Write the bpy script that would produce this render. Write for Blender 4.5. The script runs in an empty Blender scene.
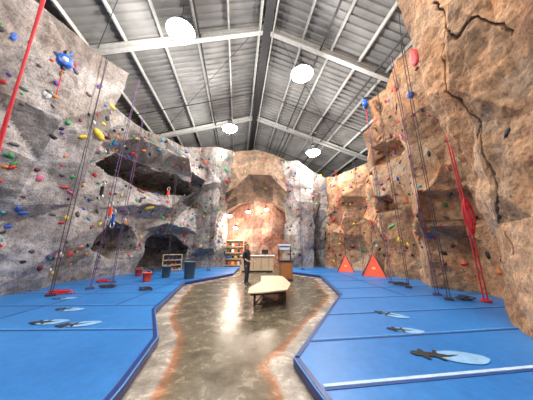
import bpy, bmesh, math, random
from mathutils import Vector, noise, Matrix
random.seed(7)
R = random.random
def U(a,b): return random.uniform(a,b)
scn = bpy.context.scene
col = scn.collection

# ------------------------------------------------------------------ helpers
def link(o): col.objects.link(o); return o
def empty(name, loc=(0,0,0), rot=0):
    e = bpy.data.objects.new(name, None); e.empty_display_size=.2
    e.location = loc; e.rotation_euler=(0,0,rot); return link(e)
def mesh_obj(name, verts, faces, mats, midx=None, smooth=False, parent=None, loc=None):
    me = bpy.data.meshes.new(name); me.from_pydata([tuple(v) for v in verts], [], faces)
    for m in (mats if isinstance(mats,(list,tuple)) else [mats]): me.materials.append(m)
    if midx is not None: me.polygons.foreach_set('material_index', midx)
    if smooth: me.polygons.foreach_set('use_smooth',[True]*len(me.polygons))
    me.update()
    o = link(bpy.data.objects.new(name, me))
    if parent: o.parent = parent
    if loc: o.location = loc
    return o
def fix_normals(o):
    bm=bmesh.new(); bm.from_mesh(o.data); bmesh.ops.recalc_face_normals(bm,faces=bm.faces); bm.to_mesh(o.data); bm.free()
def box(name, c, s, mat, parent=None, bevel=0.0, rot=(0,0,0)):
    hx,hy,hz=[k/2 for k in s]
    v=[(x,y,z) for x in(-hx,hx) for y in(-hy,hy) for z in(-hz,hz)]
    f=[(0,1,3,2),(4,6,7,5),(0,4,5,1),(2,3,7,6),(0,2,6,4),(1,5,7,3)]
    o=mesh_obj(name,v,f,mat,parent=parent,loc=c); o.rotation_euler=rot
    fix_normals(o)
    if bevel:
        b=o.modifiers.new('b','BEVEL'); b.width=bevel; b.segments=2
    return o
def lathe(name, prof, mat, parent=None, loc=None, seg=28, midx=None):
    v=[];f=[];mi=[]
    for (r,z) in prof:
        for i in range(seg):
            a=2*math.pi*i/seg; v.append((r*math.cos(a),r*math.sin(a),z))
    for j in range(len(prof)-1):
        for i in range(seg):
            k=(i+1)%seg; f.append((j*seg+i,j*seg+k,(j+1)*seg+k,(j+1)*seg+i)); mi.append(midx[j] if midx else 0)
    o=mesh_obj(name,v,f,mat,mi,True,parent,loc); return o
def prism(name, pts, z0, z1, mats, parent=None, side_mat=1, bevel=0):
    n=len(pts); v=[(x,y,z0) for x,y in pts]+[(x,y,z1) for x,y in pts]
    f=[tuple(range(n,2*n)), tuple(range(n-1,-1,-1))]; mi=[0,0]
    for i in range(n):
        k=(i+1)%n; f.append((i,k,n+k,n+i)); mi.append(side_mat)
    o=mesh_obj(name,v,f,mats,mi,parent=parent); fix_normals(o)
    if bevel:
        b=o.modifiers.new('b','BEVEL'); b.width=bevel; b.segments=2
    return o
def tube(name, paths, r, mat, parent=None, res=3):
    cu=bpy.data.curves.new(name,'CURVE'); cu.dimensions='3D'; cu.bevel_depth=r; cu.bevel_resolution=res; cu.use_fill_caps=True
    for p in paths:
        s=cu.splines.new('POLY'); s.points.add(len(p)-1)
        for i,q in enumerate(p): s.points[i].co=(q[0],q[1],q[2],1)
    cu.materials.append(mat)
    o=link(bpy.data.objects.new(name,cu))
    if parent:o.parent=parent
    return o

# ------------------------------------------------------------------ materials
class NT:
    def __init__(s,name):
        s.m=bpy.data.materials.new(name); s.m.use_nodes=True; s.t=s.m.node_tree; s.n=s.t.nodes
        s.b=s.n['Principled BSDF']; s.tc=s.n.new('ShaderNodeTexCoord')
    def new(s,t,**k):
        x=s.n.new(t)
        for a,b in k.items(): setattr(x,a,b)
        return x
    def l(s,a,b): s.t.links.new(a,b)
    def noise(s,scale,detail=4,rough=.55,dist=0,vec=None):
        x=s.new('ShaderNodeTexNoise'); x.inputs['Scale'].default_value=scale; x.inputs['Detail'].default_value=detail
        x.inputs['Roughness'].default_value=rough; x.inputs['Distortion'].default_value=dist
        s.l(vec if vec else s.tc.outputs['Object'],x.inputs['Vector']); return x.outputs['Fac']
    def ramp(s,fac,stops):
        x=s.new('ShaderNodeValToRGB'); e=x.color_ramp.elements
        while len(e)<len(stops): e.new(.5)
        for i,(p,c) in enumerate(stops):
            e[i].position=p; e[i].color=(c,c,c,1) if not isinstance(c,(tuple,list)) else (*c,1)
        s.l(fac,x.inputs['Fac']); return x.outputs['Color']
    def mix(s,fac,a,b,mode='MIX'):
        x=s.new('ShaderNodeMix',data_type='RGBA',blend_type=mode)
        for v,i in((fac,0),(a,6),(b,7)):
            if isinstance(v,(int,float)): x.inputs[i].default_value=v
            elif isinstance(v,tuple): x.inputs[i].default_value=(*v,1)
            else: s.l(v,x.inputs[i])
        return x.outputs[2]
    def bump(s,h,st=.5,d=.05):
        x=s.new('ShaderNodeBump'); x.inputs['Strength'].default_value=st; x.inputs['Distance'].default_value=d
        s.l(h,x.inputs['Height']); s.l(x.outputs[0],s.b.inputs['Normal'])
    def col(s,c): s.l(c,s.b.inputs['Base Color'])
    def rough(s,v): s.b.inputs['Roughness'].default_value=v
def simple(name,c,rough=.5,metal=0,var=.15,scale=8):
    n=NT(name); f=n.noise(scale,3)
    a=tuple(x*(1-var) for x in c); b=tuple(min(1,x*(1+var)) for x in c)
    n.col(n.ramp(f,[(.3,a),(.7,b)])); n.rough(rough); n.b.inputs['Metallic'].default_value=metal
    return n.m
def emis(name,c,s):
    n=NT(name); n.b.inputs['Base Color'].default_value=(*c,1)
    n.b.inputs['Emission Color'].default_value=(*c,1); n.b.inputs['Emission Strength'].default_value=s; return n.m
def rock(name,c1,c2,c3,streak=.5,bump=.8,patch=.55,midf=.75):
    n=NT(name)
    big=n.noise(patch,4,.6,.6); base=n.ramp(big,[(.32,c1),(.5,c2),(.68,c3)])
    att=n.new('ShaderNodeAttribute',attribute_name='tone')
    base=n.mix(.9,base,n.ramp(att.outputs['Fac'],[(0,.48),(1,1.28)]),'MULTIPLY')
    mp=n.new('ShaderNodeMapping'); mp.inputs['Scale'].default_value=(1.6,1.6,.25); n.l(n.tc.outputs['Object'],mp.inputs[0])
    st=n.noise(1.6,5,.7,.8,mp.outputs[0])
    base=n.mix(streak,base,n.ramp(st,[(.32,(.40,.34,.32)),(.5,1.0),(.72,(1.4,1.36,1.32))]),'MULTIPLY')
    mid=n.noise(4.5,8,.75)
    base=n.mix(midf,base,n.ramp(mid,[(.34,.34),(.5,1.0),(.66,1.4)]),'MULTIPLY')
    sp=n.noise(22,6,.7)
    base=n.mix(.7,base,n.ramp(sp,[(.36,.22),(.46,1.0),(.62,1.15)]),'MULTIPLY')
    ck=n.new('ShaderNodeAttribute',attribute_name='crack')
    base=n.mix(ck.outputs['Fac'],base,(.02,.016,.014))
    n.col(base); n.rough(.82)
    h=n.mix(.5,mid,sp); n.bump(h,bump,.08)
    return n.m
M={}
M['grey']=rock('sprayed_concrete_grey',(.175,.135,.115),(.295,.258,.238),(.41,.375,.36))
M['tan']=rock('sprayed_concrete_tan',(.25,.105,.05),(.41,.225,.115),(.43,.30,.20),.6)
M['brown']=rock('sprayed_concrete_brown',(.12,.07,.045),(.22,.135,.085),(.29,.20,.145))
M['pink']=rock('sprayed_concrete_pink',(.38,.16,.11),(.50,.25,.18),(.55,.36,.27),.3)
M['pillar']=rock('sandstone_pillar',(.37,.165,.07),(.49,.265,.13),(.41,.285,.19),.45,.6,.8,.5)

n=NT('blue_vinyl'); a=n.noise(.45,4,.6); b=n.noise(7,6,.7)
c=n.ramp(a,[(.3,(.014,.13,.40)),(.7,(.03,.20,.53))])
c=n.mix(.5,c,n.ramp(b,[(.35,.75),(.6,1.1),(.8,1.5)]),'MULTIPLY'); n.col(c); n.rough(.42); n.bump(b,.12,.02); M['blue']=n.m
M['navy']=simple('navy_vinyl_edge',(.012,.03,.15),.4)
M['seam']=simple('seam_strip',(.10,.33,.66),.6)
M['seamdark']=simple('seam_gap',(.012,.05,.20),.6)
M['seamwhite']=simple('seam_tape_worn',(.42,.55,.72),.6)
n=NT('worn_concrete'); at=n.new('ShaderNodeAttribute',attribute_name='edge')
ns=n.noise(1.6,5,.6,.5)
md=n.new('ShaderNodeMath',operation='MULTIPLY_ADD'); n.l(ns,md.inputs[0]); md.inputs[1].default_value=.22
n.l(at.outputs['Fac'],md.inputs[2])
cr=n.ramp(md.outputs[0],[(.0,(.29,.25,.21)),(.33,(.42,.365,.31)),(.385,(.38,.16,.08)),(.43,(.27,.15,.085)),(.50,(.165,.13,.085)),(1,(.14,.118,.078))])
st=n.noise(2.3,8,.75,.4); cr=n.mix(.85,cr,n.ramp(st,[(.33,.45),(.5,.95),(.68,1.7)]),'MULTIPLY')
st2=n.noise(9,8,.8); cr=n.mix(.6,cr,n.ramp(st2,[(.35,.5),(.55,1.0),(.7,1.5)]),'MULTIPLY'); n.col(cr)
rr=n.ramp(st,[(.3,.10),(.7,.36)]); n.l(rr,n.b.inputs['Roughness']); n.bump(st2,.12,.02); M['conc']=n.m
M['deck']=simple('roof_deck_metal',(.205,.197,.185),.5,.0,.35,.7)
M['steel']=simple('painted_steel',(.46,.45,.42),.5,.1)
M['dsteel']=simple('dark_steel',(.05,.05,.052),.45,.4)
M['siding']=simple('metal_siding_dark',(.04,.04,.045),.6,.2)
M['black']=simple('black_fabric',(.012,.012,.014),.75)
M['wood']=simple('birch_ply',(.60,.46,.31),.45,0,.12,3)
M['darkwood']=simple('stained_wood',(.30,.14,.06),.5)
M['lamp']=emis('lamp_diffuser',(1,.98,.93),80)
M['warm']=emis('pendant_bulb',(1,.93,.8),40)
M['alu']=simple('aluminium',(.55,.55,.56),.35,.8)
M['bin']=simple('grey_bin_plastic',(.05,.07,.085),.5)
M['redfab']=simple('red_orange_vinyl',(.80,.07,.02),.5,0,.1)
M['redrope']=simple('red_rope',(.55,.02,.03),.7)
M['purplerope']=simple('purple_rope',(.10,.05,.12),.8)
M['darkrope']=simple('dark_rope',(.05,.035,.045),.8)
M['skin']=simple('skin',(.55,.32,.22),.5,0,.05); M['hair']=simple('blond_hair',(.30,.18,.07),.6)
M['white']=simple('white_paint',(.75,.75,.73),.5); M['paleblue']=simple('decal_grey_blue',(.20,.38,.60),.55)
M['dblue']=simple('device_blue',(.02,.10,.45),.35); M['sign']=simple('sign_yellow',(.75,.5,.08),.5)
M['jeans']=simple('jeans',(.03,.035,.05),.8)

# ------------------------------------------------------------------ rock wall builder
SAMPLES=[]
def inpoly(a,z,poly):
    """signed distance, positive inside a convex polygon (counter clockwise)"""
    m=99
    for i in range(len(poly)):
        x0,y0=poly[i];x1,y1=poly[(i+1)%len(poly)]
        L=math.hypot(x1-x0,y1-y0); m=min(m,((x1-x0)*(z-y0)-(y1-y0)*(a-x0))/L)
    return m
def rockwall(name, cols_, mat, tag, cell=1.4, res=.11, facet=.2, fine=.05, dents=(), cracks=(), topback=1.0, jitter=.25, seed=1, parent=None):
    rnd=random.Random(seed)
    cols_=[[Vector(p) for p in c] for c in cols_]
    if topback:
        nc=[]
        for i,c in enumerate(cols_):
            a=cols_[max(0,i-1)][-1]; b=cols_[min(len(cols_)-1,i+1)][-1]; d=(b-a); d.z=0; d.normalize()
            nc.append(c+[c[-1]+Vector((-d.y,d.x,0))*topback+Vector((0,0,.05))])
        cols_=nc
    K=len(cols_[0]); C=len(cols_)
    nx=[max(1,round(max((cols_[i+1][j]-cols_[i][j]).length for j in range(K))/cell)) for i in range(C-1)]
    nz=[max(1,round(max((cols_[i][j+1]-cols_[i][j]).length for i in range(C))/cell)) for j in range(K-1)]
    SX=[(i,k/nx[i]) for i in range(C-1) for k in range(nx[i])]+[(C-2,1.0)]
    SZ=[(j,k/nz[j]) for j in range(K-1) for k in range(nz[j])]+[(K-2,1.0)]
    G=[];NN=[]
    for ia,(i,f) in enumerate(SX):
        rowp=[];rn=[]
        for ib,(j,g) in enumerate(SZ):
            p=(cols_[i][j]*(1-f)+cols_[i+1][j]*f)*(1-g)+(cols_[i][j+1]*(1-f)+cols_[i+1][j+1]*f)*g
            d=cols_[i+1][j]-cols_[i][j]; d.z=0
            if d.length<.05: d=cols_[i+1][K-2]-cols_[i][K-2]; d.z=0
            d.normalize(); inn=Vector((d.y,-d.x,0))
            ctrl=(f in(0,1.0) and g in (0,1.0))
            am=facet*(.35 if ctrl else 1)
            if 0<ia<len(SX)-1: 
                p=p+inn*rnd.uniform(-am,am)
                if not ctrl: p=p+d*rnd.uniform(-jitter,jitter)
            if 0<ib<len(SZ)-1: p=p+Vector((0,0,rnd.uniform(-jitter,jitter)*(1 if ib<len(SZ)-2 else .6)))
            rowp.append(p);rn.append(inn)
        G.append(rowp);NN.append(rn)
    A=len(SX)-1;B=len(SZ)-1
    na=[max(2,math.ceil(max((G[a+1][b]-G[a][b]).length for b in range(B+1))/res)) for a in range(A)]
    nb=[max(2,math.ceil(max((G[a][b+1]-G[a][b]).length for a in range(A+1))/res)) for b in range(B)]
    diag=[[rnd.random()<.5 for b in range(B)] for a in range(A)]
    tone=[[(rnd.random(),rnd.random()) for b in range(B)] for a in range(A)]
    fa=[(a,k/na[a]) for a in range(A) for k in range(na[a])]+[(A-1,1.0)]
    fb=[(b,k/nb[b]) for b in range(B) for k in range(nb[b])]+[(B-1,1.0)]
    V=[];tv=[];cv=[]
    off=Vector((seed*3.1,seed*1.7,0))
    for (a,f) in fa:
        for (b,g) in fb:
            p00,p10,p01,p11=G[a][b],G[a+1][b],G[a][b+1],G[a+1][b+1]
            if diag[a][b]:
                up=f<g; p=p00+(p10-p00)*f+(p11-p10)*g if not up else p00+(p01-p00)*g+(p11-p01)*f
            else:
                up=f+g>1; p=p00+(p10-p00)*f+(p01-p00)*g if not up else p11+(p01-p11)*(1-f)+(p10-p11)*(1-g)
            tv.append(tone[a][b][1 if up else 0])
            inn=NN[a][b].lerp(NN[a+1][b],f)
            q=p+off
            h=noise.fractal(q*1.1,.9,2.0,4)*fine*1.6 - abs(noise.noise(q*.9))*fine*1.6 + noise.fractal(q*4.0,.8,2.0,3)*fine*.55
            dd=0;cr=0
            for (c,dr,poly,dep,fall) in dents:
                al=(p.x-c[0])*dr[0]+(p.y-c[1])*dr[1]; pr=abs(-(p.x-c[0])*dr[1]+(p.y-c[1])*dr[0])
                if abs(al)>4 or pr>2.2: continue
                s=inpoly(al+.12*noise.noise(q*1.7),p.z+.12*noise.noise(q*1.9+Vector((5,5,0))),poly)
                if s>0: dd+=dep*min(1,s/fall)
            if cracks:
                i0,f0=SX[a]; i1,f1=SX[a+1]; s=(i0+f0)*(1-f)+(i1+f1)*f
                j0,g0=SZ[b]; j1,g1=SZ[b+1]; t=(j0+g0)*(1-g)+(j1+g1)*g
                s+=.07*noise.noise(q*2.2)+.02*noise.noise(q*8); t+=.12*noise.noise(q*2.5+Vector((9,0,0)))
                for poly,w in cracks:
                    for k in range(len(poly)-1):
                        ax,ay=poly[k];bx,by=poly[k+1]; L2=(bx-ax)**2+(by-ay)**2
                        u=max(0,min(1,((s-ax)*(bx-ax)+(t-ay)*(by-ay))/L2))
                        dx=(s-ax-u*(bx-ax)); dy=(t-ay-u*(by-ay))*.55
                        D=math.hypot(dx,dy)
                        if D<w: cr=max(cr,1-(D/w)**2)
            V.append(p+inn*(h-dd-.07*cr)); cv.append(min(1,cr*1.3))
    NB=len(fb); F=[]
    for x in range(len(fa)-1):
        for y in range(NB-1):
            F.append((x*NB+y,(x+1)*NB+y,(x+1)*NB+y+1,x*NB+y+1))
    o=mesh_obj(name,V,F,mat,parent=parent)
    at=o.data.attributes.new('tone','FLOAT','FACE'); at.data.foreach_set('value',[tv[f[0]] for f in F])
    at=o.data.attributes.new('crack','FLOAT','POINT'); at.data.foreach_set('value',cv)
    for p in o.data.polygons: SAMPLES.append((p.center.copy(),p.normal.copy(),p.area,tag))
    return o
dA=(.37,.93); dB=(.5,.866); dC=(.2,.98)
dentsL=[
 ((-7.0,12.0),dB,[(-2.9,5.3),(-.6,4.8),(2.4,5.0),(3.0,5.8),(1.6,6.3),(-2.2,6.25)],2.8,.2),
 ((-6.9,11.9),dB,[(-3.0,6.35),(2.9,6.35),(2.3,8.0),(-2.2,7.9)],-1.2,.9),
 ((-6.9,12.0),dB,[(-2.4,3.4),(1.9,3.2),(2.3,4.8),(-.6,4.7)],-.85,.7),
 ((-7.65,11.0),dC,[(-1.1,1.4),(.3,.9),(1.2,1.3),(.8,2.6),(-.6,2.9)],1.9,.2),
 ((-6.6,14.1),dB,[(-1.7,.1),(1.3,.1),(1.5,1.6),(.3,2.5),(-1.3,2.2)],2.4,.2),
 ((-6.6,14.1),dB,[(-1.9,2.5),(1.9,2.5),(1.3,3.5),(-1.2,3.5)],-.7,.5),
 ((-5.2,14.4),(.85,.5),[(-.6,4.5),(.45,4.3),(.7,6.3),(-.2,6.8)],1.8,.15),
 ((-4.2,15.0),(.85,.5),[(-.9,1.0),(.9,1.0),(.6,6.5),(-.4,7.5)],-.7,.5),
 ((-8.3,3.6),(.1,1),[(-1.5,2.5),(1.5,2.8),(1.2,5.6),(-.8,5.2)],-.7,.8),
 ((-8.4,5.8),(.2,1),[(-.9,.8),(1.0,1.0),(.8,2.4),(-.6,2.0)],-.5,.5),
]
rows=[
 [(-9.3,-2,0),(-8.9,-2,3),(-8.3,-2,6),(-7.9,-2,8.6)],
 [(-9.2,1,0),(-8.8,1,3),(-8.2,1,6),(-7.6,1,8.7)],
 [(-8.9,5,0),(-8.5,5,3.2),(-7.8,5,6),(-7.1,5.2,8.8)],
 [(-8.0,7.75,0),(-7.1,7.6,3.3),(-6.2,7.5,6.2),(-6.1,7.9,9.0)],
 [(-8.5,9.0,0),(-8.4,8.6,3.3),(-8.1,8.4,6.2),(-8.0,9.0,8.6)],
 [(-7.6,12.3,0),(-7.6,11.8,3.0),(-7.2,11.6,6.2),(-7.0,11.0,8.4)],
 [(-6.9,14.6,0),(-6.7,14.2,3.0),(-6.0,13.6,6.2),(-5.7,13.4,8.5)],
 [(-5.2,15.8,0),(-5.0,15.2,3.0),(-4.8,14.7,6.2),(-4.8,14.2,8.7)],
 [(-3.8,16.2,0),(-3.7,15.8,3.0),(-3.4,15.0,6.2),(-3.6,14.4,8.9)],
 [(-3.4,17.0,0),(-3.4,16.6,3.0),(-2.9,16.2,6.2),(-2.8,15.9,9.1)],
 [(-3.6,19,0),(-3.6,19,3.0),(-3.2,17.5,6.2),(-2.6,17,9.2)],
]
rockwall('climbing_wall',rows,M['grey'],'L',dents=dentsL,facet=.36,cell=1.6,res=.095,jitter=.4,seed=3)
head=[
 [(-3.7,19.5,4.2),(-3.3,16.5,4.3),(-3.2,16.0,5.6),(-3.1,16.2,7.0),(-3.2,16.0,9.2)],
 [(-2.4,19.5,5.2),(-2.3,16.4,4.9),(-2.3,14.9,6.0),(-2.2,15.9,6.7),(-2.2,16.0,9.3)],
 [(-.8,19.5,5.6),(-.9,16.4,5.5),(-1.3,14.4,6.8),(-.9,15.8,7.3),(-.9,16.0,9.5)],
 [(.6,19.5,5.4),(.5,16.4,5.2),(.3,14.5,6.7),(.5,15.8,7.2),(.5,16.0,9.1)],
 [(1.9,19.5,4.4),(1.6,16.3,4.4),(1.5,15.2,5.7),(1.6,16.0,6.6),(1.7,16.0,8.5)],
]
rockwall('climbing_wall',head,M['brown'],'H',cell=1.5,facet=.08,jitter=.12,seed=5)
rt=[
 [(1.7,19.2,0),(1.7,19.0,2.5),(1.6,18.0,5),(1.3,17.0,8.4)],
 [(1.3,16.6,0),(1.4,16.4,2.5),(1.2,16.0,5),(1.2,16.0,8.3)],
 [(2.3,15.9,0),(2.3,15.5,2.5),(2.2,15.0,5),(2.4,15.2,8.0)],
 [(3.5,16.0,0),(3.6,15.6,2.5),(3.5,15.2,5),(3.7,15.6,7.5)],
 [(3.9,17.6,0),(3.9,17.4,2.2),(4.2,16.2,5),(4.2,16.2,7.3)],
 [(4.4,16.4,0),(4.5,16.2,2.5),(4.8,16.1,5),(4.9,16.4,7.1)],
]
rockwall('climbing_wall',rt,M['grey'],'B',cell=1.3,facet=.24,seed=8)
rw=[
 [(4.4,16.4,0),(4.5,16.2,2.5),(4.8,16.1,5),(4.9,16.4,7.1)],
 [(5.5,15.0,0),(5.3,14.4,2.5),(5.3,14.2,5),(5.8,14.6,7.0)],
 [(6.1,14.0,0),(6.2,13.6,2.5),(6.4,13.2,5),(6.5,13.0,7.0)],
 [(6.6,13.2,0),(6.6,13.0,2.5),(6.8,12.4,5),(6.8,12.0,7.2)],
 [(6.3,11.7,0),(6.1,11.3,2.5),(5.9,11.0,5.8),(5.3,9.6,9.0)],
 [(6.9,10.0,0),(6.7,9.8,2.5),(6.3,9.4,5.8),(5.7,8.8,9.1)],
 [(6.1,8.3,0),(6.0,8.1,2.5),(5.8,7.9,5.8),(5.4,7.2,9.2)],
 [(7.1,7.2,0),(6.9,7.1,2.5),(6.6,6.6,5.8),(6.0,6.0,9.3)],
 [(6.9,5.4,0),(6.6,5.2,2.5),(6.2,5.0,5.8),(5.7,4.9,9.4)],
 [(6.5,4.2,0),(6.3,4.2,2.5),(6.1,4.2,5.8),(5.6,4.2,9.4)],
]
dR=(-.15,-.99)
dentsR=[((6.2,9.6),dR,[(-1.4,5.9),(1.2,5.7),(.9,6.6),(-1.0,6.9)],.8,.25),
        ((6.2,9.6),dR,[(-1.4,6.9),(1.4,6.7),(1.0,8.2),(-1.0,8.2)],-.7,.7),
        ((6.2,8.0),dR,[(-1.0,2.0),(.9,1.8),(1.1,4.4),(-.6,4.2)],-.55,.6),
        ((6.6,6.9),dR,[(-1.1,2.4),(1.0,2.2),(1.0,3.4),(-1.0,3.7)],.7,.25),
        ((6.6,6.6),dR,[(-1.0,3.8),(1.2,3.6),(.8,5.6),(-.9,5.5)],-.6,.6),
        ((6.2,11.0),dR,[(-.8,3.4),(.8,3.2),(.6,4.2),(-.6,4.4)],.8,.25)]
rockwall('climbing_wall',rw,M['tan'],'R',dents=dentsR,facet=.34,cell=1.3,seed=12)
zs=[0,1.85,2.7,3.65,4.73,6.06,7.87,9.7]
def colz(xy): return [(x,y,z) for (x,y),z in zip(xy,zs)]
pl=[
 colz([(6.6,5.3),(6.4,5.2),(6.2,5.2),(6.0,5.2),(5.8,5.2),(5.6,5.2),(5.6,5.2),(5.6,5.2)]),
 colz([(5.1,4.9),(4.99,4.6),(4.5,4.4),(3.97,4.2),(3.5,4.0),(3.33,4.0),(3.42,4.2),(3.6,4.3)]),
 colz([(3.55,3.1),(3.8,3.0),(3.85,2.9),(3.75,2.75),(3.55,2.6),(3.45,2.5),(3.4,2.4),(3.5,2.3)]),
 colz([(3.4,1.2),(3.4,1.2),(3.3,1.2),(3.2,1.2),(3.2,1.2),(3.2,1.2),(3.2,1.1),(3.2,1.0)]),
 colz([(4.2,-2),(4.2,-2),(4.2,-2),(4.2,-2),(4.2,-2),(4.2,-2),(4.2,-2),(4.2,-2)]),
]
cr=[([(1.28,6.3),(1.36,5.3),(1.44,4.3),(1.50,3.6),(1.54,3.0),(1.62,2.0),(1.60,1.4),(1.5,.7)],.011),
    ([(1.40,4.8),(1.62,4.5),(1.85,4.3),(2.1,3.9)],.010),([(1.54,3.0),(1.42,2.5)],.009)]
rockwall('rock_pillar',pl,M['pillar'],'P',cell=1.4,res=.028,facet=.16,fine=.05,cracks=cr,jitter=.2,seed=21)
al=[
 [(-3.7,19.4,0),(-3.7,19.2,3),(-3.7,19.0,6)],
 [(-1.9,19.3,0),(-1.9,19.1,3),(-1.7,18.4,6)],
 [(-1.2,18.2,0),(-1.2,18.0,3),(-1.1,17.6,6)],
 [(.4,18.1,0),(.4,17.9,3),(.4,17.5,6)],
 [(1.7,18.8,0),(1.7,18.6,3),(1.6,18.2,6)],
]
rockwall('climbing_wall',al,M['pink'],'A',cell=1.0,facet=.12,topback=0,seed=31)
# ------------------------------------------------------------------ climbing holds
bmT=[]
for k in range(6):
    bm=bmesh.new(); bmesh.ops.create_icosphere(bm,subdivisions=2,radius=1)
    for v in bm.verts:
        c=v.co; nz=noise.noise(c*1.3+Vector((k*5,0,0)))
        c*= (1+.35*nz)
        c.x*=U(.98,1.02)*(1.0+.15*k); 
        if c.y>.2 and k%2==0: c.z*=.55
        c.z=max(c.z,-.15)*.75
    bmT.append(([v.co.copy() for v in bm.verts],[tuple(v.index for v in f.verts) for f in bm.faces])); bm.free()
hc=[('red',(.48,.025,.025)),('blue',(.03,.10,.42)),('green',(.04,.24,.07)),('yellow',(.65,.45,.04)),('black',(.015,.015,.015)),
    ('orange',(.65,.17,.02)),('purple',(.15,.05,.25)),('white',(.55,.53,.5)),('pink',(.6,.12,.22)),('teal',(.03,.25,.28)),('maroon',(.15,.02,.03)),('grey',(.08,.08,.08))]
hm=[simple('hold_'+a,b,.6) for a,b in hc]
def holds(tag,dens,zr=(.6,8.6),size=(.04,.085),weights=None,mx=None):
    V=[];F=[];MI=[]
    for (c,nv,ar,tg) in SAMPLES:
        if tg!=tag or not(zr[0]<c.z<zr[1]) or c.y<.5 or c.y>(mx or 18): continue
        if nv.z>.75 or R()>dens*ar: continue
        s=U(*size)*(1.7 if R()<.05 else 1); T=random.choice(bmT)
        q=nv.to_track_quat('Z','Y').to_matrix()@Matrix.Rotation(U(0,6.28),3,'Z')
        b=len(V); p=c+nv*.005
        sx=U(.8,1.4)
        for v in T[0]: V.append(p+q@Vector((v.x*s*sx,v.y*s,v.z*s)))
        m=random.choices(range(12),weights or [10,7,7,6,20,6,4,5,4,5,8,14])[0]
        for f in T[1]: F.append(tuple(i+b for i in f)); MI.append(m)
    return mesh_obj('climbing_holds',V,F,hm,MI,True)
holds('L',4.0); holds('H',.7,(5.8,9)); holds('B',2.4); holds('R',2.8,weights=[24,5,7,4,14,7,3,3,5,4,12,8]); holds('A',2.0,(.4,5)); holds('P',.05,(1.5,9),(.03,.05))
# big red feature hold on the pillar arete
T=bmT[2]
mesh_obj('feature_hold',[(3.30+v.z*.10,3.9+v.y*.13,5.75+v.x*.17) for v in T[0]],T[1],hm[0],smooth=True)

# ------------------------------------------------------------------ floor: concrete + mats
LP=[(-1.3,-4),(-1.4,1.5),(-1.55,2.68),(-1.81,3.95),(-2.69,5.54),(-3.5,9.6),(-1.9,12.6),(-2.0,19)]
RP=[(1.6,-4),(1.1,.5),(.52,2.6),(.36,3.27),(2.36,7.26),(2.83,11.7),(1.5,13.4),(1.3,19)]
def dseg(p,poly):
    m=9
    for i in range(len(poly)-1):
        ax,ay=poly[i];bx,by=poly[i+1];L=(bx-ax)**2+(by-ay)**2
        u=max(0,min(1,((p[0]-ax)*(bx-ax)+(p[1]-ay)*(by-ay))/L)); m=min(m,math.hypot(p[0]-ax-u*(bx-ax),p[1]-ay-u*(by-ay)))
    return m
xs=[-12]+[-4+.1*i for i in range(81)]+[13]; ys=[-12]+[-4+.1*i for i in range(241)]+[26]
V=[(x,y,0) for x in xs for y in ys]; ny=len(ys)
F=[(i*ny+j,(i+1)*ny+j,(i+1)*ny+j+1,i*ny+j+1) for i in range(len(xs)-1) for j in range(ny-1)]
fl=mesh_obj('floor',V,F,M['conc']); a=fl.data.attributes.new('edge','FLOAT','POINT')
a.data.foreach_set('value',[min(1,min(dseg(v,LP),dseg(v,RP))*.8) for v in V])
MZ=.13
ml=empty('crash_mat'); mr=empty('crash_mat')
prism('pad',LP[:-1]+[(-2.0,16.6),(-9.0,16.6),(-9.3,-4)],.004,MZ,[M['blue'],M['navy']],ml,bevel=.02)
prism('pad',RP[:-1]+[(1.4,16.6),(7.6,16.6),(8,-4)],.004,MZ,[M['blue'],M['navy']],mr,bevel=.02)
def strip(p,q,w,mat,par,z=MZ):
    d=Vector((q[0]-p[0],q[1]-p[1],0)); d.normalize(); k=Vector((-d.y,d.x,0))*w/2
    P=Vector((*p,0));Q=Vector((*q,0)); pts=[P-k,Q-k,Q+k,P+k]
    prism('seam',[(v.x,v.y) for v in pts],z+.0005,z+.006,[mat,mat],par)
def border(poly,sgn,par):
    for i in range(1,len(poly)-2):
        a=Vector((*poly[i],0)); b=Vector((*poly[i+1],0)); d=(b-a).normalized(); k=Vector((-d.y,d.x,0))*sgn*.055
        strip(((a+k).x,(a+k).y),((b+k).x,(b+k).y),.06,M['navy'],par)
border(LP,1,ml); border(RP,-1,mr)
def xat(poly,y):
    for i in range(len(poly)-1):
        if poly[i][1]<=y<=poly[i+1][1]:
            t=(y-poly[i][1])/(poly[i+1][1]-poly[i][1]); return poly[i][0]+t*(poly[i+1][0]-poly[i][0])
for y in (2.0,4.25,5.9,7.4,9.0,10.6,12.2,13.8,15.3):
    x=xat(LP,y)-.08
    strip((x,y),(-9.0,y-.15),.04,M['seamdark'],ml)
    strip((x,y+.06),(-9.0,y-.09),.025,M['seam'],ml)
for y in (1.6,2.6,3.75,5.1,6.6,8.1,9.8,11.4,13.0,14.6):
    x=xat(RP,y)+.1; xe=7.6
    strip((x,y),(xe,y+(xe-x)*.136),.04,M['seamdark'],mr)
    strip((x,y+.06),(xe,y+.06+(xe-x)*.136),.025 if y!=2.6 else .05,M['seam'] if y!=2.6 else M['seamwhite'],mr)
for x0,y0,y1 in((-5.6,4.3,15),(-3.9,5.9,16)): strip((x0,y0),(x0-(y1-y0)*.03,y1),.03,M['seamdark'],ml)
strip((4.3,6.9),(4.0,15.5),.03,M['seamdark'],mr)
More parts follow.
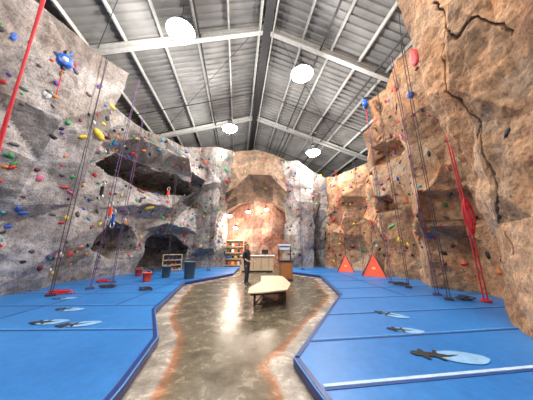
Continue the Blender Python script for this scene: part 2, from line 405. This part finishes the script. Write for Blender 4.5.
def decal(x,y,rot,L,split=0,g=1.0):
    e=empty('mat_logo',(x,y,MZ+.008),rot)
    el=[(math.cos(t)*L*.36*(1+.1*math.sin(3*t))+split*L*.35,math.sin(t)*L*.19) for t in [i*2*math.pi/28 for i in range(28)]]
    prism('oval_print',el,.0,.003,[M['paleblue'],M['paleblue']],e)
    body=[(-.5,.02),(-.42,.10),(-.33,.09),(-.28,.2),(-.22,.2),(-.20,.09),(-.05,.09),(0,.2),(.07,.19),(.03,.07),(.2,.03),(.42,.08),(.2,-.04),(.03,-.08),(.08,-.2),(.01,-.21),(-.05,-.09),(-.2,-.08),(-.2,-.2),(-.27,-.2),(-.33,-.08),(-.42,-.09),(-.5,-.02)]
    prism('gecko_print',[(a*L*.75*g-split*L*.3,b*L*.8*g) for a,b in body],.003,.006,[M['black'],M['black']],e)
decal(-4.35,4.62,.1,.8,.2);decal(-4.75,5.5,-.1,.75,.3);decal(-3.65,4.5,.25,.8,.3); decal(-5.9,6.6,.1,.7,.3)
decal(2.75,5.1,-.8,.75,.3);decal(2.5,4.2,-.3,.65,.3);decal(2.5,3.28,-.2,.9,.5)
# small slack rope piles on the mats
def pile(x,y,mat,s=.2):
    ph=U(0,6); c=[(x+s*(.6+.4*math.sin(k*.31+ph))*math.cos(k*.45)*1.3,y+s*(.6+.4*math.cos(k*.23))*math.sin(k*.45),MZ+.02+.0012*k) for k in range(70)]
    tube('rope_coil',[c],.014,mat)
pile(-6.6,7.2,M['redrope'],.3);pile(-5.9,8.3,M['darkrope'],.25);pile(-7.0,9.5,M['redrope'],.25);pile(-4.2,7.8,M['darkrope'],.2);pile(5.3,8.8,M['darkrope'],.25);pile(5.6,6.4,M['darkrope'],.2)

# ------------------------------------------------------------------ building shell
TH=math.radians(7.8)
shell=Matrix.Rotation(TH,4,'Z')
XR=1.09; SL=.32; ZR=11.8; HW=10.5; Y0,Y1=-11,25
def place(o): o.matrix_world=shell; return o
def roofz(dx): return ZR-SL*abs(dx)
V=[];F=[];p=.32; N=int((Y1-Y0)/p)
prof=[(0,0),(.12,0),(.16,.06),(.28,.06)]
yy=[(Y0+i*p+a,h) for i in range(N) for a,h in prof]
for side in(-1,0,1):
    for (y,h) in yy: V.append((XR+side*HW,y,ZR-SL*abs(side)*HW+h+.25))
n_=len(yy)
for s in(0,1):
    for i in range(n_-1): F.append((s*n_+i,s*n_+i+1,(s+1)*n_+i+1,(s+1)*n_+i))
place(mesh_obj('ceiling',V,F,M['deck']))
pur=place(empty('roof_purlins'))
for s in(-1,1):
    for k in range(0,8):
        dx=.35+k*1.4
        b=box('purlin',(XR+s*dx,(Y0+Y1)/2,roofz(dx)+.12),(.06,Y1-Y0-1.2,.18),M['steel'],pur)
for yb in (-6.1,.93,7.93,14.93,21.9):
    fr=place(empty('roof_truss'))
    for s in(-1,1):
        ang=-s*math.atan(SL); L=(HW-.15)/math.cos(math.atan(SL)); cx=XR+s*HW/2; cz=roofz(HW/2)-.10
        for dz,(w,h) in((.14,(.22,.03)),(0,(.03,.26)),(-.14,(.22,.03))):
            box('flange',(cx,yb,cz+dz),(L,w if h==.03 else .03,h),M['steel'],fr,rot=(0,-ang,0))
rs=place(empty('ridge_duct'))
box('tray',(XR,(Y0+Y1)/2,ZR-.28),(.36,Y1-Y0-1.2,.1),M['dsteel'],rs)
for d in(-.32,.3): tube('conduit',[[(XR+d,Y0+.6,ZR-.35),(XR+d,Y1-.6,ZR-.35)]],.035,M['steel'],rs)
for d in(-3.0,2.6,5.4):
    c=place(tube('sprinkler_pipe',[[(XR+d,Y0+.6,roofz(d)-.1),(XR+d,Y1-.6,roofz(d)-.1)]],.04,M['dsteel']))
for yb in(4.6,12.2,19.0):
    c=place(tube('cable_conduit',[[(XR-HW+.1,yb,roofz(HW)-.05),(XR,yb,ZR-.05),(XR+HW-.1,yb,roofz(HW)-.05)]],.03,M['dsteel']))
for ya,yb in((.93,7.93),(7.93,14.93)):
    for s in(-1,1):
        place(tube('brace_rod',[[(XR+s*.5,ya,roofz(.5)-.02),(XR+s*7,yb,roofz(7)-.02)]],.014,M['dsteel']))
def siding(name,p,q,h):
    P=Vector((*p,0));Q=Vector((*q,0)); d=(Q-P); L=d.length; d.normalize(); k=Vector((-d.y,d.x,0)); V=[];F=[]
    n=int(L/.3)
    for i in range(n+1):
        for a,o in((0,0),(.2,0),(.22,.04),(.28,.04)):
            t=min(L,i*.3+a); b=P+d*t+k*o; V+= [(b.x,b.y,0),(b.x,b.y,h(b) if callable(h) else h)]
    for i in range(len(V)//2-1): F.append((2*i,2*i+2,2*i+3,2*i+1))
    return place(mesh_obj(name,V,F,M['siding']))
xl,xr=XR-HW,XR+HW
siding('wall_left',(xl,Y0),(xl,Y1-.4),roofz(HW)+.28); siding('wall_right',(xr,Y0),(xr,Y1-.4),roofz(HW)+.28)
hh=lambda b: roofz(b.x-XR)+.25
siding('wall_back',(xl,Y1-.5),(xr,Y1-.5),hh); siding('wall_front',(xl,Y0+.1),(xr,Y0+.1),hh)

# ------------------------------------------------------------------ high bay lamps
def highbay(x,y,z,power=1500,r=.52):
    e=empty('high_bay_lamp',(x,y,z))
    lathe('reflector',[(r*.28,.42),(r*.33,.40),(r*.5,.25),(r*.85,.08),(r,.0),(r*1.02,-.02),(r*.98,-.02),(r*.8,.06)],M['alu'],e)
    lathe('diffuser',[(0.001,-.3),(r*.35,-.28),(r*.65,-.2),(r*.88,-.09),(r*.97,.0),(r*.9,.03),(.001,.05)],M['lamp'],e)
    lathe('driver_housing',[(.001,.62),(.1,.62),(.14,.58),(.14,.44),(.12,.42),(.001,.42)],M['dsteel'],e,seg=16)
    lat=x*math.cos(TH)+y*math.sin(TH)-XR; zr=roofz(lat)+.2
    tube('hanger',[[(0,0,.6),(0,0,max(.8,zr-z))]],.015,M['dsteel'],e)
    li=bpy.data.lights.new('lamp_light','POINT'); li.energy=power; li.shadow_soft_size=.25; li.color=(1,.975,.94)
    o=link(bpy.data.objects.new('lamp_light',li)); o.parent=e; o.location=(0,0,-.62)
for p in((-3.26,6.4,9.6),(1.66,8.3,9.5),(-2.5,12.9,9.5),(3.4,14.2,8.35)): highbay(*p,power=760)
highbay(-3.0,-.5,9.6,600); highbay(2.2,.8,9.8,680); highbay(-.5,-6,9.8,400)
def pendant(x,y,z,pw=130):
    e=empty('pendant_lamp',(x,y,z))
    lathe('shade',[(.03,.22),(.06,.2),(.16,.06),(.2,0),(.19,0),(.15,.05),(.05,.18)],M['dsteel'],e,seg=20)
    lathe('bulb',[(.001,-.16),(.12,-.13),(.18,-.05),(.14,.03),(.001,.1)],M['warm'],e,seg=16)
    tube('cord',[[(0,0,.2),(0,0,1.1)]],.01,M['black'],e)
    li=bpy.data.lights.new('bulb_light','POINT'); li.energy=pw; li.shadow_soft_size=.12; li.color=(1,.88,.74)
    o=link(bpy.data.objects.new('bulb_light',li)); o.parent=e; o.location=(0,0,-.32)
pendant(-2.9,16.3,4.0,80);pendant(-1.45,16.7,4.4,150);pendant(.0,16.7,4.6,150)
pendant(-2.6,17.7,3.2,200)  # extra pendant, added to brighten the reception behind the arch

# ------------------------------------------------------------------ ropes
def hang(x,y,z0,z1,mat,gap=.09,r=.016,lean=(0,0),n=2):
    P=[]
    for s in range(n):
        ph=U(0,9); pts=[]
        for i in range(17):
            t=i/16; z=z0+(z1-z0)*t
            g=gap*(s-(n-1)/2)
            pts.append((x+lean[0]*t+g+.02*math.sin(ph+t*7),y+lean[1]*t+.02*math.cos(ph+t*6),z))
        P.append(pts)
    if z1<.3:
        c=[(x+lean[0]+(.12+.02*math.sin(k))*math.cos(k*.5),y+lean[1]+(.12+.02*math.cos(k*2))*math.sin(k*.5),MZ+.02+.001*k) for k in range(40)]
        P.append(c)
    return tube('climbing_rope',P,r,mat)
hang(-4.85,3.5,9.8,.16,M['redrope'],.09,.02)
for (x,y,z,m,ln) in((-6.3,6.9,9.0,'darkrope',(-.3,0)),(-5.7,8.0,8.9,'purplerope',(-.6,0)),(-6.2,9.4,8.6,'purplerope',(-.3,0)),
   (-5.5,12.2,8.4,'darkrope',(0,0)),(-3.7,14.0,8.8,'darkrope',(0,0)),
   (2.4,14.6,7.9,'darkrope',(0,0)),(4.9,14.0,6.9,'redrope',(0,0)),(5.4,12.2,7.0,'darkrope',(0,0)),
   (5.0,9.3,9.0,'purplerope',(.2,0)),(5.0,8.2,9.0,'darkrope',(.2,0)),(5.0,7.0,9.1,'purplerope',(.3,0)),(5.05,6.4,9.2,'darkrope',(.1,0))):
    hang(x,y,z,.16,M[m],.08,.012,ln)
hang(5.55,5.9,7.5,.16,M['redrope'],.1,.018,(.45,.3),2)
P=[]
for k in range(7):
    a=k*.9; P.append([(5.83+.04*math.cos(a)+.09*math.sin(math.pi*t)*math.cos(a),6.0+.09*math.sin(math.pi*t)*math.sin(a),3.0-1.05*t) for t in [i/10 for i in range(11)]])
P.append([(5.83+.07*math.cos(t),6.0+.07*math.sin(t),2.85-.012*t) for t in [i*.4 for i in range(40)]])
tube('rope_bundle',P,.02,M['redrope'])
def autobelay(x,y,z,mat):
    e=empty('auto_belay',(x,y,z))
    b=lathe('drum',[(.001,-.12),(.16,-.12),(.2,-.09),(.2,.09),(.16,.12),(.001,.12)],mat,e,seg=24); b.rotation_euler=(math.pi/2,0,.9)
    box('mount',(0,0,.26),(.12,.12,.2),M['dsteel'],e,.01); box('nozzle',(0,0,-.24),(.1,.1,.12),M['black'],e,.01)
    lathe('hub',[(.001,.16),(.07,.15),(.08,.1)],M['white'],e,seg=16).rotation_euler=(math.pi/2,0,.9)
    tube('webbing',[[(0,0,-.3),(0,0,-1.2)]],.015,M['redrope'],e)
autobelay(-6.35,5.5,7.3,M['dblue']); autobelay(4.95,9.2,8.6,M['dblue'])
def draw(x,y,z,m):
    e=empty('quickdraw',(x,y,z))
    box('sling',(0,0,0),(.12,.06,.34),m,e,.02); 
    for s in(-1,1):
        tube('carabiner',[[(.07*math.cos(t),0,s*.24+.11*math.sin(t)) for t in [i*math.pi/8 for i in range(17)]]],.02,M['alu'],e)
for x,y,z,m in((-6.0,7.4,3.6,M['black']),(-5.8,7.7,2.9,M['redfab']),(-5.8,7.9,2.65,M['dblue']),(-5.6,11.6,4.6,M['redfab'])): draw(x,y,z,m)

# ------------------------------------------------------------------ belay gates
def gate(x,y,rot,s):
    e=empty('belay_gate',(x,y,MZ+.008),rot)
    v=[(-.5*s,-.05,0),(.5*s,-.05,0),(.05*s,.28,.95*s),(-.05*s,.28,.95*s),(-.5*s,0,0),(.5*s,0,0),(.05*s,.33,.95*s),(-.05*s,.33,.95*s)]
    f=[(0,1,2,3),(7,6,5,4),(0,4,5,1),(1,5,6,2),(2,6,7,3),(3,7,4,0)]
    o=mesh_obj('panel',v,f,M['redfab'],parent=e); fix_normals(o)
    for sx in(-1,1): tube('edge_webbing',[[(sx*.5*s,-.06,.02),(sx*.05*s,.27,.95*s)]],.02,M['black'],e)
    box('logo_patch',(0,.07,.36*s),(.14*s,.012,.09*s),M['sign'],e,rot=(-.33,0,0))
    tube('strap',[[(0,.3,.95*s),(0,.42,2.2)]],.015,M['black'],e)
gate(4.75,13.2,-.5,.95); gate(5.45,11.2,-.6,1.1)

def bin_(name,x,y,r,h,mat,z=MZ+.008):
    e=empty(name,(x,y,z))
    lathe('body',[(.001,0),(r*.82,0),(r*.84,.02),(r*.97,h*.93),(r*1.06,h*.94),(r*1.06,h),(r*.97,h),(r*.8,.04),(.001,.04)],mat,e)
    if h>.5:
        for s in(-1,1): box('handle',(s*r*1.08,0,h*.85),(.05,.18,.05),mat,e,.01)
    else: tube('bail_handle',[[(r*math.cos(t),0,h*.95+r*.7*math.sin(t)) for t in [i*math.pi/10 for i in range(11)]]],.008,M['alu'],e)
bin_('trash_can',-3.7,10.6,.27,.78,M['bin']); bin_('trash_can',-5.0,11.0,.22,.52,M['bin'])
bin_('chalk_bucket',-5.25,9.75,.19,.36,M['redfab']); bin_('chalk_bucket',-6.6,11.4,.17,.34,simple('maroon_bucket',(.4,.04,.03),.5)); bin_('chalk_bucket',-6.3,12.0,.16,.36,M['bin']); 

# ------------------------------------------------------------------ central bench
be=empty('bench')
top=[(-.48,5.75),(-.05,5.85),(.58,6.2),(.78,7.2),(.66,8.8),(.5,9.0),(-.12,9.0),(-.22,8.8),(-.2,7.6),(-.5,6.4)]
prism('top',top,.42,.46,[M['wood'],M['wood']],be,bevel=.012)
prism('apron',[(x*.9+.01,7.35+(y-7.35)*.93) for x,y in top],.36,.419,[M['dsteel'],M['dsteel']],be)
for (x,y) in((-.32,6.1),(.45,6.45),(-.1,7.5),(.6,7.4),(-.02,8.7),(.5,8.7)):
    box('leg',(x,y,.18),(.06,.06,.36),M['dsteel'],be,.005)
for a,b in(((-.32,6.1),(.45,6.45)),((-.1,7.5),(.6,7.4)),((-.02,8.7),(.5,8.7)),((-.32,6.1),(-.1,7.5)),((.45,6.45),(.6,7.4))):
    tube('stretcher',[[(a[0],a[1],.09),(b[0],b[1],.09)]],.018,M['dsteel'],be)

# ------------------------------------------------------------------ kiosk, counter, reception
k=empty('information_kiosk',(.95,11.0,0),.1)
box('cabinet',(0,0,.45),(.62,.5,.9),M['darkwood'],k,.02); box('worktop',(0,0,.92),(.72,.6,.05),M['black'],k,.01)
box('door_panel',(0,-.262,.45),(.5,.02,.7),simple('orange_panel',(.40,.16,.05),.5),k,.005)
box('plinth',(0,0,.03),(.66,.54,.06),M['black'],k)
for s in(-1,1): box('post',(s*.3,.15,1.3),(.05,.05,.75),M['black'],k)
box('sign_board',(0,.15,1.6),(.66,.04,.28),M['white'],k,.005); box('sign_text_band',(0,.125,1.62),(.5,.01,.08),M['dblue'],k)
c=empty('reception_counter',(-.6,14.6,0))
box('front',(0,0,.5),(2.1,.6,1.0),M['wood'],c,.02); box('top',(0,-.03,1.03),(2.3,.75,.06),M['white'],c,.01); box('kick',(0,-.02,.05),(2.0,.6,.1),M['black'],c)
for i in range(4): box('panel_line',(-.75+i*.5,-.305,.55),(.03,.012,.8),M['darkwood'],c)
box('till_screen',(.5,0,1.28),(.42,.04,.28),M['black'],c,.01); box('till_stand',(.5,.03,1.1),(.06,.06,.12),M['black'],c)
s=empty('display_shelf',(-2.75,18.6,0))
for x in(-.8,.8): box('side',(x,0,1.1),(.05,.45,2.2),M['wood'],s)
box('back',(0,.22,1.1),(1.6,.02,2.2),simple('yellowish_board',(.6,.5,.3),.6),s)
for z in(.1,.6,1.1,1.6,2.15): box('shelf',(0,0,z),(1.6,.42,.04),M['wood'],s)
for z in(.12,.62,1.12,1.62):
    for i in range(6): box('item',(-.63+i*.25,-.03,z+.02+.13),(U(.12,.2),.22,U(.16,.26)),random.choice([M['dblue'],M['redfab'],M['white'],M['sign'],M['black'],M['bin']]),s,.01)
s=empty('shoe_rack',(-6.0,13.9,MZ+.008),.5)
for x in(-.55,.55): box('side',(x,0,.5),(.04,.35,1.0),M['wood'],s)
for z in(.05,.35,.65,.98): box('shelf',(0,0,z),(1.1,.35,.035),M['wood'],s)
for z in(.07,.37,.67):
    for i in range(5):
        o=box('shoe',(-.42+i*.21,-.02,z+.06),(.09,.24,.09),random.choice([M['black'],M['redfab'],M['dblue'],M['sign']]),s,.03)

# ------------------------------------------------------------------ person
def skinned(name,nodes,edges,mats,parent,sub=2,root=0):
    me=bpy.data.meshes.new(name+'_src'); me.from_pydata([n_[:3] for n_ in nodes],edges,[])
    o=bpy.data.objects.new(name+'_src',me); link(o)
    o.modifiers.new('s','SKIN'); 
    for i,nn in enumerate(nodes):
        rr=nn[3]; me.skin_vertices[0].data[i].radius=(rr if not isinstance(rr,tuple) else rr[0], rr if not isinstance(rr,tuple) else rr[1])
        me.skin_vertices[0].data[i].use_root=(i==root)
    m=o.modifiers.new('u','SUBSURF'); m.levels=sub; m.render_levels=sub
    dg=bpy.context.evaluated_depsgraph_get(); dg.update()
    m2=bpy.data.meshes.new_from_object(o.evaluated_get(dg))
    bpy.data.objects.remove(o)
    for mm in mats: m2.materials.append(mm)
    m2.polygons.foreach_set('use_smooth',[True]*len(m2.polygons))
    r=link(bpy.data.objects.new(name,m2)); r.parent=parent; return r
def person(x,y,rot,z=0):
    e=empty('person',(x,y,z),rot)
    N=[(0,0,.96,.14),(0,.01,1.12,.12),(0,0,1.3,.145),(0,.01,1.44,.085),(0,.0,1.51,.055),(0,-.015,1.60,.088),(0,-.005,1.68,.075)]
    E=[(0,1),(1,2),(2,3),(3,4),(4,5),(5,6)]
    for s in(-1,1):
        b=len(N)
        N+=[(s*.10,0,.88,.098),(s*.12,-.02+.03*s,.5,.064),(s*.13,.03+.03*s,.1,.044),(s*.135,-.1+.03*s,.045,.04),(s*.14,-.17+.03*s,.035,.03)]
        E+=[(0,b),(b,b+1),(b+1,b+2),(b+2,b+3),(b+3,b+4)]
        b=len(N)
        N+=[(s*.185,.01,1.40,.058),(s*.25,.04,1.14,.044),(s*.21,-.16,1.02,.034),(s*.19,-.22,1.0,.026)]
        E+=[(2,b),(b,b+1),(b+1,b+2),(b+2,b+3)]
    o=skinned('body',N,E,[M['black'],M['jeans'],M['skin'],M['dsteel']],e)
    for p in o.data.polygons:
        c=p.center
        p.material_index=2 if (c.z>1.49 or (abs(c.x)>.15 and c.y<-.06 and .8<c.z<1.2)) else (3 if c.z<.085 else (1 if c.z<.94 else 0))
    for s in(-1,1):
        H=[(s*.19,-.22,1.0,(.03,.018)),(s*.185,-.28,.99,(.036,.018))]; Ed=[(0,1)]
        for k,(dx,L) in enumerate(((-.028,.07),(-.009,.08),(.01,.075),(.028,.06))):
            b=len(H); H+=[(s*.185+dx,-.305,.985,.009),(s*.185+dx*1.1,-.305-L*.5,.975,.0085),(s*.185+dx*1.1,-.305-L*.8,.95,.007)]
            Ed+=[(1,b),(b,b+1),(b+1,b+2)]
        b=len(H); H+=[(s*.16,-.255,.995,.011),(s*.14,-.285,.985,.009),(s*.135,-.31,.975,.008)]; Ed+=[(0,b),(b,b+1),(b+1,b+2)]
        skinned('hand',H,Ed,[M['skin']],e,1)
    bm=bmesh.new(); bmesh.ops.create_icosphere(bm,subdivisions=3,radius=.105)
    for v in bm.verts:
        v.co.y*=1.1
        if v.co.y<-.02 and v.co.z<.03: v.co.y*=.3; v.co.z=max(v.co.z,.0)
        if v.co.z<-.07: v.co.z=-.07-.3*(abs(v.co.z)-.07)
    me=bpy.data.meshes.new('hair'); bm.to_mesh(me); bm.free(); me.materials.append(M['hair'])
    h=link(bpy.data.objects.new('hair',me)); h.parent=e; h.location=(0,.02,1.655)
    for s in(-1,1):
        lathe('eye',[(.001,-.012),(.01,-.006),(.012,0),(.01,.006),(.001,.012)],M['black'],e,(s*.032,-.098,1.635),8)
        box('ear',(s*.088,.0,1.62),(.015,.035,.055),M['skin'],e,.006)
    box('nose',(0,-.108,1.61),(.022,.03,.04),M['skin'],e,.008); box('mouth',(0,-.098,1.575),(.045,.008,.01),M['redfab'],e,.003)
person(-.85,9.5,1.1)

w=bpy.data.worlds.new('W'); scn.world=w; w.use_nodes=True; w.node_tree.nodes['Background'].inputs[0].default_value=(.6,.65,.7,1); w.node_tree.nodes['Background'].inputs[1].default_value=.3
cam=bpy.data.cameras.new('cam'); cam.sensor_width=36; cam.lens=36*210/533; cam.clip_start=.05
co=link(bpy.data.objects.new('cam',cam)); co.location=(0,0,1.6); co.rotation_euler=(math.radians(90+12.6),0,0)
scn.camera=co
scn.view_settings.view_transform='Standard'; scn.view_settings.look='None'
